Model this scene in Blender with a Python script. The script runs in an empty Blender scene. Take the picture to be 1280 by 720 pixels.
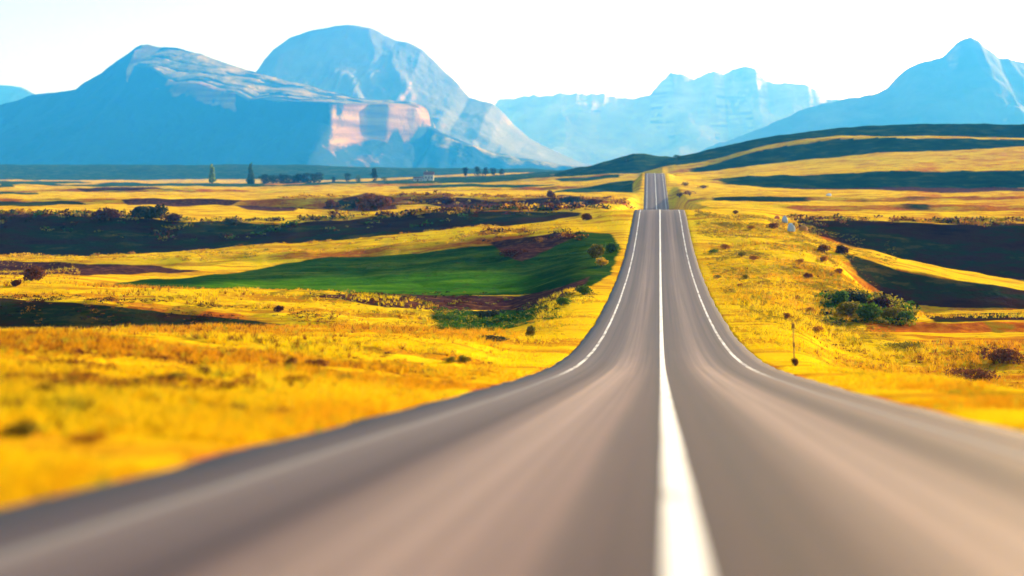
import bpy, math, random
import numpy as np
R = math.radians
random.seed(7); RNG = np.random.default_rng(7)
scene = bpy.context.scene
COL = scene.collection

# ------------------------------------------------------------------ camera, light, exposure
F = 1500.0; CX = 824.0; HY = 212.0            # focal length in photo pixels, road heading, horizon row
cam_d = bpy.data.cameras.new("camera"); cam = bpy.data.objects.new("camera", cam_d); COL.objects.link(cam)
cam.location = (0, 0, 0); cam.rotation_euler = (R(90), 0, 0)
cam_d.sensor_width = 36; cam_d.lens = F / 1280 * 36
cam_d.shift_x = -(CX - 640) / 1280; cam_d.shift_y = -(360 - HY) / 1280
cam_d.clip_start = 0.1; cam_d.clip_end = 60000
cam_d.dof.use_dof = True; cam_d.dof.focus_distance = 105
cam_d.dof.aperture_fstop = (cam_d.lens / 1000) / 0.155
scene.camera = cam
SUN_AZ, SUN_EL = 45, 15.5                        # degrees right of the road, above the horizon
world = bpy.data.worlds.new("World"); scene.world = world; world.use_nodes = True
wn = world.node_tree.nodes; bg = wn["Background"]
sky = wn.new("ShaderNodeTexSky"); sky.sky_type = 'NISHITA'; sky.sun_disc = False
sky.sun_elevation = R(SUN_EL); sky.sun_rotation = R(SUN_AZ); sky.dust_density = 2.0; sky.air_density = 0.7; sky.ozone_density = 0.0
world.node_tree.links.new(sky.outputs[0], bg.inputs[0]); bg.inputs[1].default_value = 0.15
sun_d = bpy.data.lights.new("sun", 'SUN'); sun = bpy.data.objects.new("sun", sun_d); COL.objects.link(sun)
sun_d.energy = 5.0; sun_d.angle = R(0.5); sun_d.color = (1.0, 0.93, 0.84)
sun.rotation_euler = (R(90 - SUN_EL), 0, R(180 - SUN_AZ))
scene.view_settings.view_transform = 'Standard'; scene.view_settings.look = 'None'
scene.view_settings.exposure = 1.03; scene.view_settings.gamma = 1.0
scene.cycles.volume_bounces = 3; scene.cycles.max_bounces = 5

# ------------------------------------------------------------------ helpers
def lat(ix, iy, seed):
    h = (ix.astype(np.int64) * 374761393 + iy.astype(np.int64) * 668265263 + seed * 1442695041) & 0xffffffff
    h = ((h ^ (h >> 13)) * 1274126177) & 0xffffffff
    h = (h ^ (h >> 16)) & 0xffffffff
    return h / 4294967295.0 * 2 - 1
def vnoise(x, y, seed=0):
    x = np.asarray(x, float); y = np.asarray(y, float)
    fx, fy = np.floor(x), np.floor(y); tx, ty = x - fx, y - fy
    tx = tx * tx * (3 - 2 * tx); ty = ty * ty * (3 - 2 * ty)
    a = lat(fx, fy, seed); b = lat(fx + 1, fy, seed); c = lat(fx, fy + 1, seed); d = lat(fx + 1, fy + 1, seed)
    return (a * (1 - tx) + b * tx) * (1 - ty) + (c * (1 - tx) + d * tx) * ty
def fbm(x, y, seed=0, o=4):
    s = 0; a = 1; n = 0
    for k in range(o):
        s = s + a * vnoise(x * 2 ** k, y * 2 ** k, seed + k * 17); n += a; a *= .5
    return s / n
def ridged(x, y, seed=0, o=4):
    s = 0; a = 1; n = 0
    for k in range(o):
        s = s + a * (1 - np.abs(vnoise(x * 2 ** k, y * 2 ** k, seed + k * 31))); n += a; a *= .5
    return s / n
def sstep(a, b, x):
    t = np.clip((x - a) / (b - a), 0, 1); return t * t * (3 - 2 * t)

def props(o, label=None, cat=None, group=None, kind=None):
    if label: o["label"] = label
    if cat: o["category"] = cat
    if group: o["group"] = group
    if kind: o["kind"] = kind
    return o
def link(name, me, mat=None, parent=None, smooth=True):
    o = bpy.data.objects.new(name, me); COL.objects.link(o)
    if mat: me.materials.append(mat)
    if parent: o.parent = parent
    if smooth: me.polygons.foreach_set("use_smooth", np.ones(len(me.polygons), bool))
    return o
def grid_mesh(name, X, Y, Z, cols=None):
    n, m = X.shape
    me = bpy.data.meshes.new(name)
    co = np.stack([X, Y, Z], -1).reshape(-1, 3).astype(np.float32)
    i = np.arange(n * m).reshape(n, m)
    q = np.stack([i[:-1, :-1], i[:-1, 1:], i[1:, 1:], i[1:, :-1]], -1).reshape(-1, 4)
    me.vertices.add(len(co)); me.vertices.foreach_set("co", co.ravel())
    me.loops.add(q.size); me.loops.foreach_set("vertex_index", q.ravel().astype(np.int32))
    me.polygons.add(len(q)); me.polygons.foreach_set("loop_start", (np.arange(len(q)) * 4).astype(np.int32))
    me.update(calc_edges=True)
    if cols is not None:
        for nm, c in cols.items():
            at = me.color_attributes.new(nm, 'FLOAT_COLOR', 'POINT')
            a = np.ones((n * m, 4), np.float32); a[:, :3] = c.reshape(-1, 3); at.data.foreach_set("color", a.ravel())
    return me
def soup_mesh(name, tris, fcol=None):
    """tris: (n,k,3) polygons of k corners"""
    n, k, _ = tris.shape
    me = bpy.data.meshes.new(name)
    me.vertices.add(n * k); me.vertices.foreach_set("co", tris.reshape(-1).astype(np.float32))
    me.loops.add(n * k); me.loops.foreach_set("vertex_index", np.arange(n * k, dtype=np.int32))
    me.polygons.add(n); me.polygons.foreach_set("loop_start", (np.arange(n) * k).astype(np.int32))
    me.update(calc_edges=True)
    if fcol is not None:
        at = me.color_attributes.new("tone", 'FLOAT_COLOR', 'POINT')
        a = np.ones((n * k, 4), np.float32); a[:, :3] = np.repeat(fcol, k, 0); at.data.foreach_set("color", a.ravel())
    return me

class NT:
    def __init__(s, name):
        s.m = bpy.data.materials.new(name); s.m.use_nodes = True
        s.t = s.m.node_tree; s.b = s.t.nodes["Principled BSDF"]
    def n(s, typ, **kw):
        o = s.t.nodes.new(typ)
        for k, v in kw.items(): setattr(o, k, v)
        return o
    def l(s, a, b): s.t.links.new(a, b)
    def coords(s, scale=(1, 1, 1)):
        t = s.n("ShaderNodeTexCoord"); mp = s.n("ShaderNodeMapping"); mp.inputs["Scale"].default_value = scale
        s.l(t.outputs["Object"], mp.inputs[0]); return mp.outputs[0]
    def noise(s, scale, detail=4, vec=None, rough=.6):
        o = s.n("ShaderNodeTexNoise"); o.inputs["Scale"].default_value = scale
        o.inputs["Detail"].default_value = detail; o.inputs["Roughness"].default_value = rough
        if vec is not None: s.l(vec, o.inputs["Vector"])
        return o.outputs["Fac"]
    def ramp(s, fac, stops):
        o = s.n("ShaderNodeValToRGB"); e = o.color_ramp.elements
        while len(e) < len(stops): e.new(.5)
        for i, (p, c) in enumerate(stops):
            e[i].position = p; e[i].color = (*c, 1) if len(c) == 3 else c
        s.l(fac, o.inputs[0]); return o.outputs[0]
    def step(s, fac, a, b):
        o = s.n("ShaderNodeMapRange"); o.interpolation_type = 'SMOOTHSTEP'
        o.inputs[1].default_value = a; o.inputs[2].default_value = b; s.l(fac, o.inputs[0]); return o.outputs[0]
    def mix(s, fac, a, b, blend='MIX'):
        o = s.n("ShaderNodeMix", data_type='RGBA', blend_type=blend)
        if isinstance(fac, (int, float)): o.inputs[0].default_value = fac
        else: s.l(fac, o.inputs[0])
        for v, k in ((a, 6), (b, 7)):
            if isinstance(v, tuple): o.inputs[k].default_value = (*v, 1)
            else: s.l(v, o.inputs[k])
        return o.outputs[2]
    def math(s, op, a, b=None):
        o = s.n("ShaderNodeMath", operation=op)
        for v, k in ((a, 0), (b, 1)):
            if v is None: continue
            if isinstance(v, (int, float)): o.inputs[k].default_value = v
            else: s.l(v, o.inputs[k])
        return o.outputs[0]
    def bump(s, h, strength, dist):
        o = s.n("ShaderNodeBump"); o.inputs["Strength"].default_value = strength; o.inputs["Distance"].default_value = dist
        s.l(h, o.inputs["Height"]); s.l(o.outputs[0], s.b.inputs["Normal"])
    def done(s, col=None, rough=.9, spec=.2):
        if col is not None:
            if isinstance(col, tuple): s.b.inputs["Base Color"].default_value = (*col, 1)
            else: s.l(col, s.b.inputs["Base Color"])
        s.b.inputs["Roughness"].default_value = rough
        s.b.inputs["Specular IOR Level"].default_value = spec
        return s.m

# ------------------------------------------------------------------ road profile
RD = np.array([-120, 0, 30, 45, 55, 66, 79, 95, 112, 134, 150, 170, 190, 210, 226, 236, 246, 262, 300, 350, 400, 440, 480, 540, 585, 608, 630, 680, 800, 1000, 12000.])
RZ = np.array([16.4, -1.2, -5.6, -7.7, -9.0, -10.1, -11.05, -11.8, -12.3, -12.55, -12.5, -12.05, -11.1, -9.75, -8.6, -8.1, -8.15, -9.2, -13.2, -17.2, -18.6, -17.5, -14.3, -8.3, -3.7, -2.0, -1.9, -5, -13, -20, -20])
_fy = np.arange(-120, 1300, 2.0); _fz = np.interp(_fy, RD, RZ)
_k = np.exp(-np.linspace(-2, 2, 9) ** 2); _k /= _k.sum()
_fzs = np.convolve(np.pad(_fz, 4, mode='edge'), _k, 'valid'); _fzs[:6] = _fz[:6]
def zr(Y): return np.where(Y > 1298, -20.0, np.interp(Y, _fy, _fzs))
def xr(Y): return np.interp(Y, [-120, 0, 240, 480, 608, 900], [.15, .15, .15, -1.1, -2.2, -4.5])
HW_L, HW_R = 5.05, 4.95

# ------------------------------------------------------------------ ground height, from depth tables
def T(xs, rows):
    d = np.array([r[0] for r in rows], float)
    y = np.array([r[1] for r in rows], float)
    return np.array(xs, float), d, y
Z_ = -20
XL = [-900, 0, 100, 200, 300, 400, 500, 600, 700, 760, 840]
LEFT = T(XL, [
 (50,  [430,430,430,431,431,432,433,436,470,480,480]),
 (62,  [424,424,424,424,424,424,426,430,446,455,455]),
 (80,  [418,418,418,418,418,418,419,420,428,430,430]),
 (98,  [414,412,412,412,413,414,414,414,412,400,400]),
 (102, [378,376,376,386,394,401,408,413,409,395,395]),
 (118, [358,358,359,362,365,369,378,406,400,372,370]),
 (126, [356,357,358,360,363,366,374,400,394,362,360]),
 (134, [362,362,362,366,372,376,380,388,386,352,350]),
 (142, [352,352,354,364,370,373,374,371,366,345,342]),
 (150, [346,346,349,358,364,366,367,364,360,339,334]),
 (200, [338,338,335,333,330,326,318,310,294,290,292]),
 (206, [328,328,326,324,320,314,306,296,286,286,288]),
 (236, [319,319,320,317,310,303,293,284,277,272,266]),
 (244, [320,320,321,318,311,304,294,285,277,270,262]),
 (270, [322,322,322,320,313,306,296,288,278,266,260]),
 (286, [266,266,270,275,279,276,270,264,263,262,258]),
 (330, [262,262,263,265,268,268,263,258,260,258,262]),
 (408, [256,256,256,256,258,262,258,256,256,256,258]),
 (414, [249,249,249,249,250,247,245,247,249,251,254]),
 (480, [246,246,246,247,248,245,242,243,245,247,255]),
 (640, [241,241,241,242,242,240,239,238,237,236,219]),
 (646, [238,238,237,237,239,238,237,235,232,230,219]),
 (760, [236,236,236,237,238,237,235,231,229,227,222]),
 (850, [234,234,236,236,236,235,234,229,226,222,216]),
 (860, [231,231,234,234,235,233,229,227,222,218,214]),
 (1100,[229,229,230,231,232,231,227,223,218,213,212]),
 (1500,[226,226,226,227,228,228,222,218,214,210,210]),
 (1560,[227,227,228,229,229,229,223,219,215,212,211]),
 (1800,[229,229,229,229,228,228,227,226,225,224,224]),
 (2050,[209,208,208,207,207,208,212,212,214,220,222]),
 (2200,[206,206,206,206,206,207,210,211,212,216,220]),
 (2500,[224,224,224,224,224,224,224,224,224,224,224]),
])
XR = [800, 850, 880, 900, 950, 1000, 1050, 1100, 1150, 1200, 1280, 2100]
RIGHT = T(XR, [
 (50,  [480,480,480,480,480,500,520,545,560,560,560,560]),
 (60,  [460,460,460,460,460,470,490,520,524,524,524,524]),
 (75,  [430,430,430,430,436,450,465,478,482,482,482,482]),
 (90,  [405,405,405,405,412,425,440,444,444,444,444,444]),
 (106, [385,385,385,385,392,400,410,414,417,417,417,417]),
 (109, [380,380,380,380,388,396,403,404,404,404,404,404]),
 (124, [358,358,358,360,366,372,378,385,397,400,400,400]),
 (140, [345,345,345,345,346,350,352,372,396,398,396,396]),
 (150, [333,333,333,333,335,338,341,380,396,393,391,391]),
 (172, [300,300,306,308,312,316,335,386,392,389,387,387]),
 (180, [288,288,300,302,305,309,318,330,341,351,363,400]),
 (205, [272,272,284,286,289,293,306,318,328,338,352,398]),
 (218, [268,268,275,277,281,287,312,325,335,345,358,400]),
 (228, [265,265,270,272,274,291,316,330,342,350,360,395]),
 (242, [262,262,266,267,269,278,277,278,279,280,281,282]),
 (300, [262,262,259,260,262,266,266,266,266,266,266,266]),
 (345, [261,261,257,258,260,265,265,265,265,265,265,265]),
 (352, [258,258,255,255,256,257,256,256,256,257,257,257]),
 (416, [255,255,252,252,252,251,251,251,251,251,251,251]),
 (421, [252,252,248,246,245,245,246,246,246,246,246,246]),
 (520, [240,240,240,239,239,239,239,239,239,240,241,241]),
 (598, [221,222,228,231,235,236,236,236,236,236,236,236]),
 (612, [219,220,224,222,220,219,217,215,214,214,212,210]),
 (700, [218,218,218,218,215,212,209,206,203,201,199,195]),
 (800, [217,216,214,213,207,202,197,191,189,187,184,180]),
 (818, [217,215,215,214,208,203,198,192,190,188,185,181]),
 (834, [210,209,206,202,188,179,174,173,173,174,175,175]),
 (856, [207,206,202,198,184,175,170,171,171,172,173,173]),
 (900, [205,205,202,198,185,176,172,173,174,175,177,176]),
 (925, [194,197,191,184,173,165,159,156,155,155,155,150]),
 (950, [195,199,193,186,175,167,161,158,157,157,157,152]),
 (1250,[226,226,226,226,226,226,226,226,226,226,226,226]),
 (2500,[224,224,224,224,224,224,224,224,224,224,224,224]),
])
KNOLL = ([-900, 600, 690, 705, 722, 740, 760, 780, 792, 806, 822, 850, 3000], [230, 230, 219, 212, 208, 205, 200, 194, 191.5, 192, 195, 197, 220])
def table(tb, px, Yw):
    xs, d, yy = tb
    zt = -(yy - HY) / F * d[:, None]                 # heights of the control lines
    zx = np.stack([np.interp(px, xs, zt[k]) for k in range(len(d))], 0)     # per column of px
    j = np.clip(np.searchsorted(d, Yw) - 1, 0, len(d) - 2)
    t = np.clip((Yw - d[j]) / (d[j + 1] - d[j]), 0, 1)
    a = np.take_along_axis(zx, j[None], 0)[0]; b = np.take_along_axis(zx, (j + 1)[None], 0)[0]
    sl = (b - a) / (d[j + 1] - d[j])
    return a * (1 - t) + b * t, sl
def ground(X, Y):
    """height and the slope towards the road traveller"""
    shp = X.shape; X = X.ravel().astype(float); Y = Y.ravel().astype(float)
    Ys = np.maximum(Y, 20)
    wsc = np.clip(Ys / 60, .4, 12)
    Yw = Ys + wsc * (1.0 * fbm(X / (wsc * 7), Ys / (wsc * 9), 3, 4)) * sstep(60, 110, Ys)
    px = CX + F * X / Yw + 10 * fbm(X / (wsc * 6), Ys / (wsc * 6) + 40, 5, 3)
    zl, sl = table(LEFT, px, Yw); zg, sg = table(RIGHT, px, Yw)
    w = sstep(795, 850, CX + F * X / Ys)
    z = zl * (1 - w) + zg * w; s = sl * (1 - w) + sg * w
    # knoll behind the crest, left of the road
    kn = -(np.interp(CX + F * X / np.maximum(Y, 1) , *KNOLL) - HY) / F * 960
    kb = np.exp(-((Y - 960) / 60) ** 2) * sstep(870, 845, CX + F * X / Ys)
    zk = -20 + (kn + 20) * np.exp(-(np.abs(Y - 960) / 75) ** 1.7)
    use = (CX + F * X / Ys < 860) & (Y > 800) & (zk > z)
    s = np.where(use, .35 * np.sign(960 - Y), s); z = np.where(use, zk, z)
    lat_l = -(X - xr(Y)) - HW_L; lat_r = (X - xr(Y)) - HW_R
    latd = np.where(X < xr(Y), lat_l, lat_r)
    # near plane, carried by the road
    zroad = zr(Y)
    near = zroad + np.where(X < 0, 1.25 * sstep(3, 20, latd) * sstep(5, 45, Y) + .25 * sstep(1, 6, latd), -9.0 * sstep(3.2, 26, latd) * sstep(120, 20, Y))
    near = np.maximum(near, np.where(X > 0, -14.0 - .0 * Y, -999)) if True else near
    wn_ = sstep(44, 66, Y)
    z2 = near * (1 - wn_) + z * wn_
    s = s * wn_
    # embankment blend beside the road
    bw = np.interp(Y, [0, 60, 110, 160, 240, 400, 620, 800], [3, 4, 9, 12, 8, 5, 5, 10])
    bs = np.interp(Y, [0, 60, 110, 400], [1, 1.6, 2.2, 1.2])
    eb = sstep(bs, bs + bw, latd)
    far_off = sstep(625, 720, Y)
    eb = np.maximum(eb, far_off)
    z3 = zroad * (1 - eb) + z2 * eb
    s = s * eb
    und = fbm(X / 9, Y / 9, 9, 4) * .22 * np.clip(Y / 60, .5, 3) + fbm(X / 60, Y / 60, 19, 3) * np.clip(Y / 500, 0, 2.5)
    und2 = np.abs(fbm(X / 2.2, Y / 2.2, 29, 3)) * .22 * sstep(260, 60, Y)
    z3 = z3 + (und + und2) * sstep(.6, 6, latd)
    z3 = np.where((latd < 0) & (Y < 640), zroad - .16, z3 - .05 * (1 - sstep(0, .8, latd)))
    return z3.reshape(shp), s.reshape(shp), latd.reshape(shp)
def gz(X, Y): return float(ground(np.array([[X]]), np.array([[Y]]))[0][0, 0])
def at(px, Y): return (px - CX) / F * Y

ys = [-100, -60, -30, -15]
y = -8.0
risers = [(96, 104), (104, 112), (134, 152), (170, 184), (198, 210), (224, 246), (268, 292), (342, 356), (404, 426), (596, 650), (800, 870), (895, 960)]
while y < 2600:
    ys.append(y)
    st = max(.35, .006 * y)
    if y > 60 and any(a - 4 < y < b + 4 for a, b in risers): st = max(.45, .0022 * y)
    y += min(st, 30)
ys += [2700, 2900, 3200, 3600, 4200, 5000, 6200, 7600, 9500, 12400]
ys = np.array(ys)
tt = np.linspace(-1, 1, 1100)
tt = np.where(tt < 0, -(np.abs(tt) ** 1.25), tt ** 1.25)
YY = np.repeat(ys[:, None], len(tt), 1)
WL = 45 + .78 * np.maximum(YY, 0); WR = 45 + .6 * np.maximum(YY, 0)
XX = np.where(tt[None] < 0, tt[None] * WL, tt[None] * WR)
ZZ, SS, LD = ground(XX, YY)
PX = CX + F * XX / np.maximum(YY, 5)
wob = fbm(XX / np.clip(YY / 14, 3, 60), YY / np.clip(YY / 14, 3, 60), 71, 4)
PXw = PX + 14 * wob; 
def band(v, a, b, s): return sstep(a - s, a + s, v) * (1 - sstep(b - s, b + s, v))
Yj = YY * (1 + .05 * wob)
PYv = HY - F * ZZ / np.maximum(YY, 5)
PYw = PYv + np.clip(YY / 60, 1.2, 3.2) * fbm(XX / np.clip(YY / 25, 2, 40), YY / np.clip(YY / 25, 2, 40), 83, 4)
def poly(pts, y0, y1, soft=2.5):
    """soft mask of a patch of ground cover or painted shade outlined on the slope between two depths"""
    P = np.array(pts, float); m = (YY > y0) & (YY < y1) & (PXw > P[:, 0].min() - 20) & (PXw < P[:, 0].max() + 20) & (PYw > P[:, 1].min() - 10) & (PYw < P[:, 1].max() + 10)
    out = np.zeros_like(YY); x = PXw[m]; yv = PYw[m]
    ins = np.zeros(len(x), bool); dist = np.full(len(x), 1e9)
    for i in range(len(P)):
        ax, ay = P[i]; bx, by = P[(i + 1) % len(P)]
        if ay != by:
            cr = ((ay > yv) != (by > yv)) & (x < (bx - ax) * (yv - ay) / (by - ay) + ax); ins ^= cr
        k = 1 / 6.0                                     # x counts less than y: the ground is seen at a glancing angle
        dx, dy = (bx - ax) * k, by - ay; L2 = dx * dx + dy * dy + 1e-9
        t = np.clip(((x - ax) * k * dx + (yv - ay) * dy) / L2, 0, 1)
        dist = np.minimum(dist, np.hypot((x - ax) * k - t * dx, yv - ay - t * dy))
    out[m] = sstep(-soft, soft, np.where(ins, dist, -dist))
    return out
green = poly([(105,360),(180,350),(300,341),(345,330),(420,322),(520,318),(600,308),(680,298),(725,289),(765,294),(779,310),(764,344),(722,364),(640,368),(560,372),(500,372),(400,372),(300,368),(180,366),(120,364)], 128, 222)
green = np.maximum(green, .9 * poly([(548,402),(560,390),(620,388),(670,376),(700,385),(640,404),(600,414),(550,414)], 85, 150))
green = np.maximum(green, .55 * poly([(400,280),(460,272),(520,268),(600,264),(720,266),(722,270),(640,282),(560,290),(470,298),(400,302)], 262, 300))
lush = poly([(150,365),(300,352),(450,346),(620,340),(665,348),(650,362),(560,369),(400,370),(180,367)], 128, 215, 5)
soil = poly([(390,371),(450,366),(560,371),(650,369),(700,358),(735,345),(728,358),(690,374),(660,386),(560,390),(480,384),(430,374)], 100, 200)
soil = np.maximum(soil, poly([(610,303),(690,290),(722,293),(690,308),(655,326),(630,318)], 150, 225))
soil = np.maximum(soil, .9 * poly([(0,325),(60,326),(200,333),(250,338),(160,344),(60,342),(-400,352),(-400,325)], 140, 215))
soil = np.maximum(soil, .8 * poly([(0,400),(0,412),(200,411),(400,413),(400,409),(250,408)], 90, 102, 1.5))
for q in ([(150,250),(230,247),(305,250),(290,257),(160,257)], [(290,256),(380,258),(372,264),(310,262)], [(405,262),(430,248),(460,240),(492,246),(500,262),(440,264)], [(500,250),(570,248),(620,252),(700,243),(765,247),(745,256),(640,258),(560,262)], [(90,233),(160,234),(235,236),(160,239),(100,238)], [(-300,264),(0,264),(90,266),(150,268),(100,276),(0,274),(-300,274)], [(880,225),(1130,228),(1280,236),(1280,240),(1000,238)], [(1170,214),(1280,218),(1280,228),(1200,224)]):
    soil = np.maximum(soil, .85 * poly(q, 230, 1400, 1.5))
dark = sstep(.20, .36, SS + .05 * wob) * np.where(PX < 810, (YY > 1600) * 1.0, (YY > 250) * 1.0)  # dark bands: shade of the steep slopes painted in with the scrub
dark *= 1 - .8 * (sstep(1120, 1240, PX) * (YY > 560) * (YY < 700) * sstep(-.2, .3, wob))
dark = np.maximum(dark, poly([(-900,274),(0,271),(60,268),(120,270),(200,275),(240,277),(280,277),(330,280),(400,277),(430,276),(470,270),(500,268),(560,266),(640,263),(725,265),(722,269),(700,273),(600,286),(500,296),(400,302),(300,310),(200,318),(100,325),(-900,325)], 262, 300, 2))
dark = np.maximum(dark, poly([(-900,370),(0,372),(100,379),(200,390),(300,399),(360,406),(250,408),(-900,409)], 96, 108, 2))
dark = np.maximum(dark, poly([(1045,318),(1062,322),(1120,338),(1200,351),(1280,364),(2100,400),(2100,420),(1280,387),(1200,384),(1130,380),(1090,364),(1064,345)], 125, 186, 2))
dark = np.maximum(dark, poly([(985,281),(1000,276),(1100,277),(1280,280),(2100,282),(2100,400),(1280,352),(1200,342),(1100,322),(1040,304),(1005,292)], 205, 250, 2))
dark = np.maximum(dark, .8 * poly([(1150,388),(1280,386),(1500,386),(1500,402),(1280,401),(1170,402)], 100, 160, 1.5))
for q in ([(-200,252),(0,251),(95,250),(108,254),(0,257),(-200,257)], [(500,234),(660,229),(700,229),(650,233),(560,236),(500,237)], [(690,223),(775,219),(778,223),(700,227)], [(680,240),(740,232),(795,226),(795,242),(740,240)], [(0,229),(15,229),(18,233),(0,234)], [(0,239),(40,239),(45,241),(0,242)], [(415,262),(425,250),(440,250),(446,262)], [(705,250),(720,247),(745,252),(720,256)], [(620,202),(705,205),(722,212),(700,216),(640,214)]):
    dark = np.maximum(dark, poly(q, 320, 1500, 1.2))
scrub = np.maximum(dark, band(YY, 1840, 2560, 20) * (PX < 800))  # scrub and woodland colour, also carrying the painted shade of the dark bands
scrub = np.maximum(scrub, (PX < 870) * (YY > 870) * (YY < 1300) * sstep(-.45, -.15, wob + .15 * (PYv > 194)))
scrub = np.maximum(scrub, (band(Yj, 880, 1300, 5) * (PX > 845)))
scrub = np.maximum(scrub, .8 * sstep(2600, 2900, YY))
rust = poly([(1075,404),(1260,402),(1300,404),(1300,416),(1075,415)], 98, 112, 2)
rust = np.maximum(rust, .5 * band(YY, 50, 104, 4) * sstep(1060, 1180, PX))
rust = np.maximum(rust, .55 * sstep(.10, .22, SS))
mott = fbm(XX / 3.2 + YY / 9, YY / 7, 133, 4)
olive = .7 * sstep(-.1, .3, mott) * (PX > 870) * (LD > 2.5) * sstep(1120, 1060, PX) * band(YY, 85, 236, 8)
olive = np.maximum(olive, .6 * sstep(.0, .4, fbm(XX / 5, YY / 9, 171, 4)) * band(YY, 16, 130, 4) * (LD > 2))
rust = np.maximum(rust, .6 * sstep(1000, 1200, PX) * sstep(200, 260, YY) * sstep(800, 640, YY) * sstep(-.5, .2, wob))
rust = np.maximum(rust, .45 * sstep(900, 1280, PX) * sstep(240, 300, YY) * sstep(1300, 700, YY))
rust = np.maximum(rust, .45 * sstep(700, 300, PX) * sstep(-.3, .5, wob) * band(YY, 20, 1400, 5))
rust = np.maximum(rust, .5 * sstep(.6, .2, LD) * (LD > 0) * (YY < 60))
ZONE2 = np.stack([lush, soil, olive], -1)
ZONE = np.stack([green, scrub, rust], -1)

g = NT("ground"); v = g.coords()
att = g.n("ShaderNodeVertexColor"); att.layer_name = "zone"
sep = g.n("ShaderNodeSeparateColor"); g.l(att.outputs[0], sep.inputs[0])
n1 = g.noise(.9, 5, v); n2 = g.noise(.035, 5, v); n3 = g.noise(6, 4, v)
vs = g.coords((.25, 1, 1)); n4 = g.noise(.25, 6, vs, .7)
gold = g.ramp(n2, [(.3, (.62, .36, .004)), (.5, (.72, .48, .004)), (.7, (.76, .56, .006))])
gold = g.mix(g.step(n4, .45, .62), gold, (.45, .20, .006))
gold = g.mix(g.math('MULTIPLY', g.step(n1, .58, .72), .6), gold, (.17, .085, .012))
at2 = g.n("ShaderNodeVertexColor"); at2.layer_name = "cover"
sep2 = g.n("ShaderNodeSeparateColor"); g.l(at2.outputs[0], sep2.inputs[0])
grn = g.ramp(n4, [(.3, (.005, .022, .004)), (.5, (.012, .052, .005)), (.7, (.06, .10, .005))])
lsh = g.ramp(n4, [(.3, (.014, .07, .002)), (.5, (.045, .15, .002)), (.7, (.12, .23, .003))])
sol = g.ramp(n1, [(.35, (.035, .012, .016)), (.55, (.075, .028, .022)), (.72, (.20, .085, .02))])
gy = g.n("ShaderNodeSeparateXYZ"); gtc = g.n("ShaderNodeTexCoord"); g.l(gtc.outputs["Object"], gy.inputs[0])
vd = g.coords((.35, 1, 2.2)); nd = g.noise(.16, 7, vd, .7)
scrub_shade = g.mix(g.step(gy.outputs[1], 200, 620), g.ramp(nd, [(.3, (.018, .005, .010)), (.46, (.045, .016, .010)), (.58, (.018, .034, .010)), (.7, (.13, .075, .010))]),
            g.ramp(nd, [(.3, (.008, .034, .022)), (.52, (.022, .065, .026)), (.7, (.11, .12, .015))]))  # scrub tones kept dark to paint the gullies' shade as well
rst = g.ramp(n1, [(.35, (.30, .06, .008)), (.55, (.50, .13, .008)), (.75, (.55, .22, .008))])
def fz(ch, nn, amt=.5):
    return g.step(g.math('ADD', ch, g.math('MULTIPLY', g.math('SUBTRACT', nn, .5), amt)), .35, .65)
c = g.mix(fz(sep.outputs[2], n4, 1.2), gold, rst)
c = g.mix(g.math('MULTIPLY', fz(sep2.outputs[2], n1, 1.0), .9), c, (.24, .165, .006))
c = g.mix(fz(sep.outputs[0], n4, 1.1), c, g.mix(sep2.outputs[0], grn, lsh))
c = g.mix(g.math('MULTIPLY', g.math('MULTIPLY', sep.outputs[0], g.step(n1, .52, .7)), .55), c, (.05, .045, .006))
c = g.mix(fz(sep2.outputs[1], n4, .8), c, sol)
c = g.mix(fz(sep.outputs[1], nd, 1.0), c, scrub_shade)
g.bump(g.math('ADD', n1, g.math('MULTIPLY', n3, .3)), .8, .35)
M_GROUND = g.done(c, .95, 0)
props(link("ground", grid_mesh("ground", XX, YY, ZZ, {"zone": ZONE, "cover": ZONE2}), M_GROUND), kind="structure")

# ------------------------------------------------------------------ road
ry = np.unique(np.concatenate([np.arange(-100, 60, .5), np.arange(60, 642, 1.5)]))
lat_n = np.array([-5.05, -5.0, -4.4, -3.2, -1.6, 0, 1.6, 3.2, 4.4, 4.9, 4.95])
drop = np.array([-.15, -.012, -.006, 0, .012, .02, .012, 0, -.006, -.012, -.15])
RY = np.repeat(ry[:, None], len(lat_n), 1); RX = xr(RY) + lat_n[None]
edge_w = .07 * vnoise(RY / 1.3, RY * 0, 3) * (np.abs(lat_n)[None] > 4.8)
RX = RX + edge_w
RZm = zr(RY) + drop[None]
UV = np.stack([np.repeat(lat_n[None], len(ry), 0) / 20 + .5, RY * 0, RY * 0], -1)
a = NT("asphalt"); av = a.coords()
ac = a.n("ShaderNodeVertexColor"); ac.layer_name = "across"
asep = a.n("ShaderNodeSeparateColor"); a.l(ac.outputs[0], asep.inputs[0]); lane = asep.outputs[0]
fine = a.noise(60, 3, av); mid = a.noise(1.2, 5, a.coords((1, .03, 1))); strk = a.noise(3.2, 5, a.coords((1, .004, .004)), .65); big = a.noise(.35, 4, a.coords((1, .012, 1)))
lanew = a.math('ADD', lane, a.math('MULTIPLY', a.math('SUBTRACT', mid, .5), .006))
def L(x): return x / 20 + .5
D_, P_ = (.065, .028, .026), (.50, .43, .36)
tr = a.ramp(lanew, [(0, (.035, .016, .026)), (L(-4.4), (.055, .03, .04)), (L(-3.7), (.24, .215, .205)), (L(-2.75), D_), (L(-1.9), P_), (L(-1.1), (.34, .27, .23)), (L(-.5), (.085, .048, .042)), (L(.4), (.07, .034, .03)), (L(.95), (.09, .048, .04)), (L(1.9), P_), (L(2.9), D_), (L(3.6), (.24, .185, .15)), (L(4.5), (.13, .09, .08)), (1, (.08, .05, .045))])  # outer left shoulder's shade painted as dark purple; wheel tracks are wear
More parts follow.
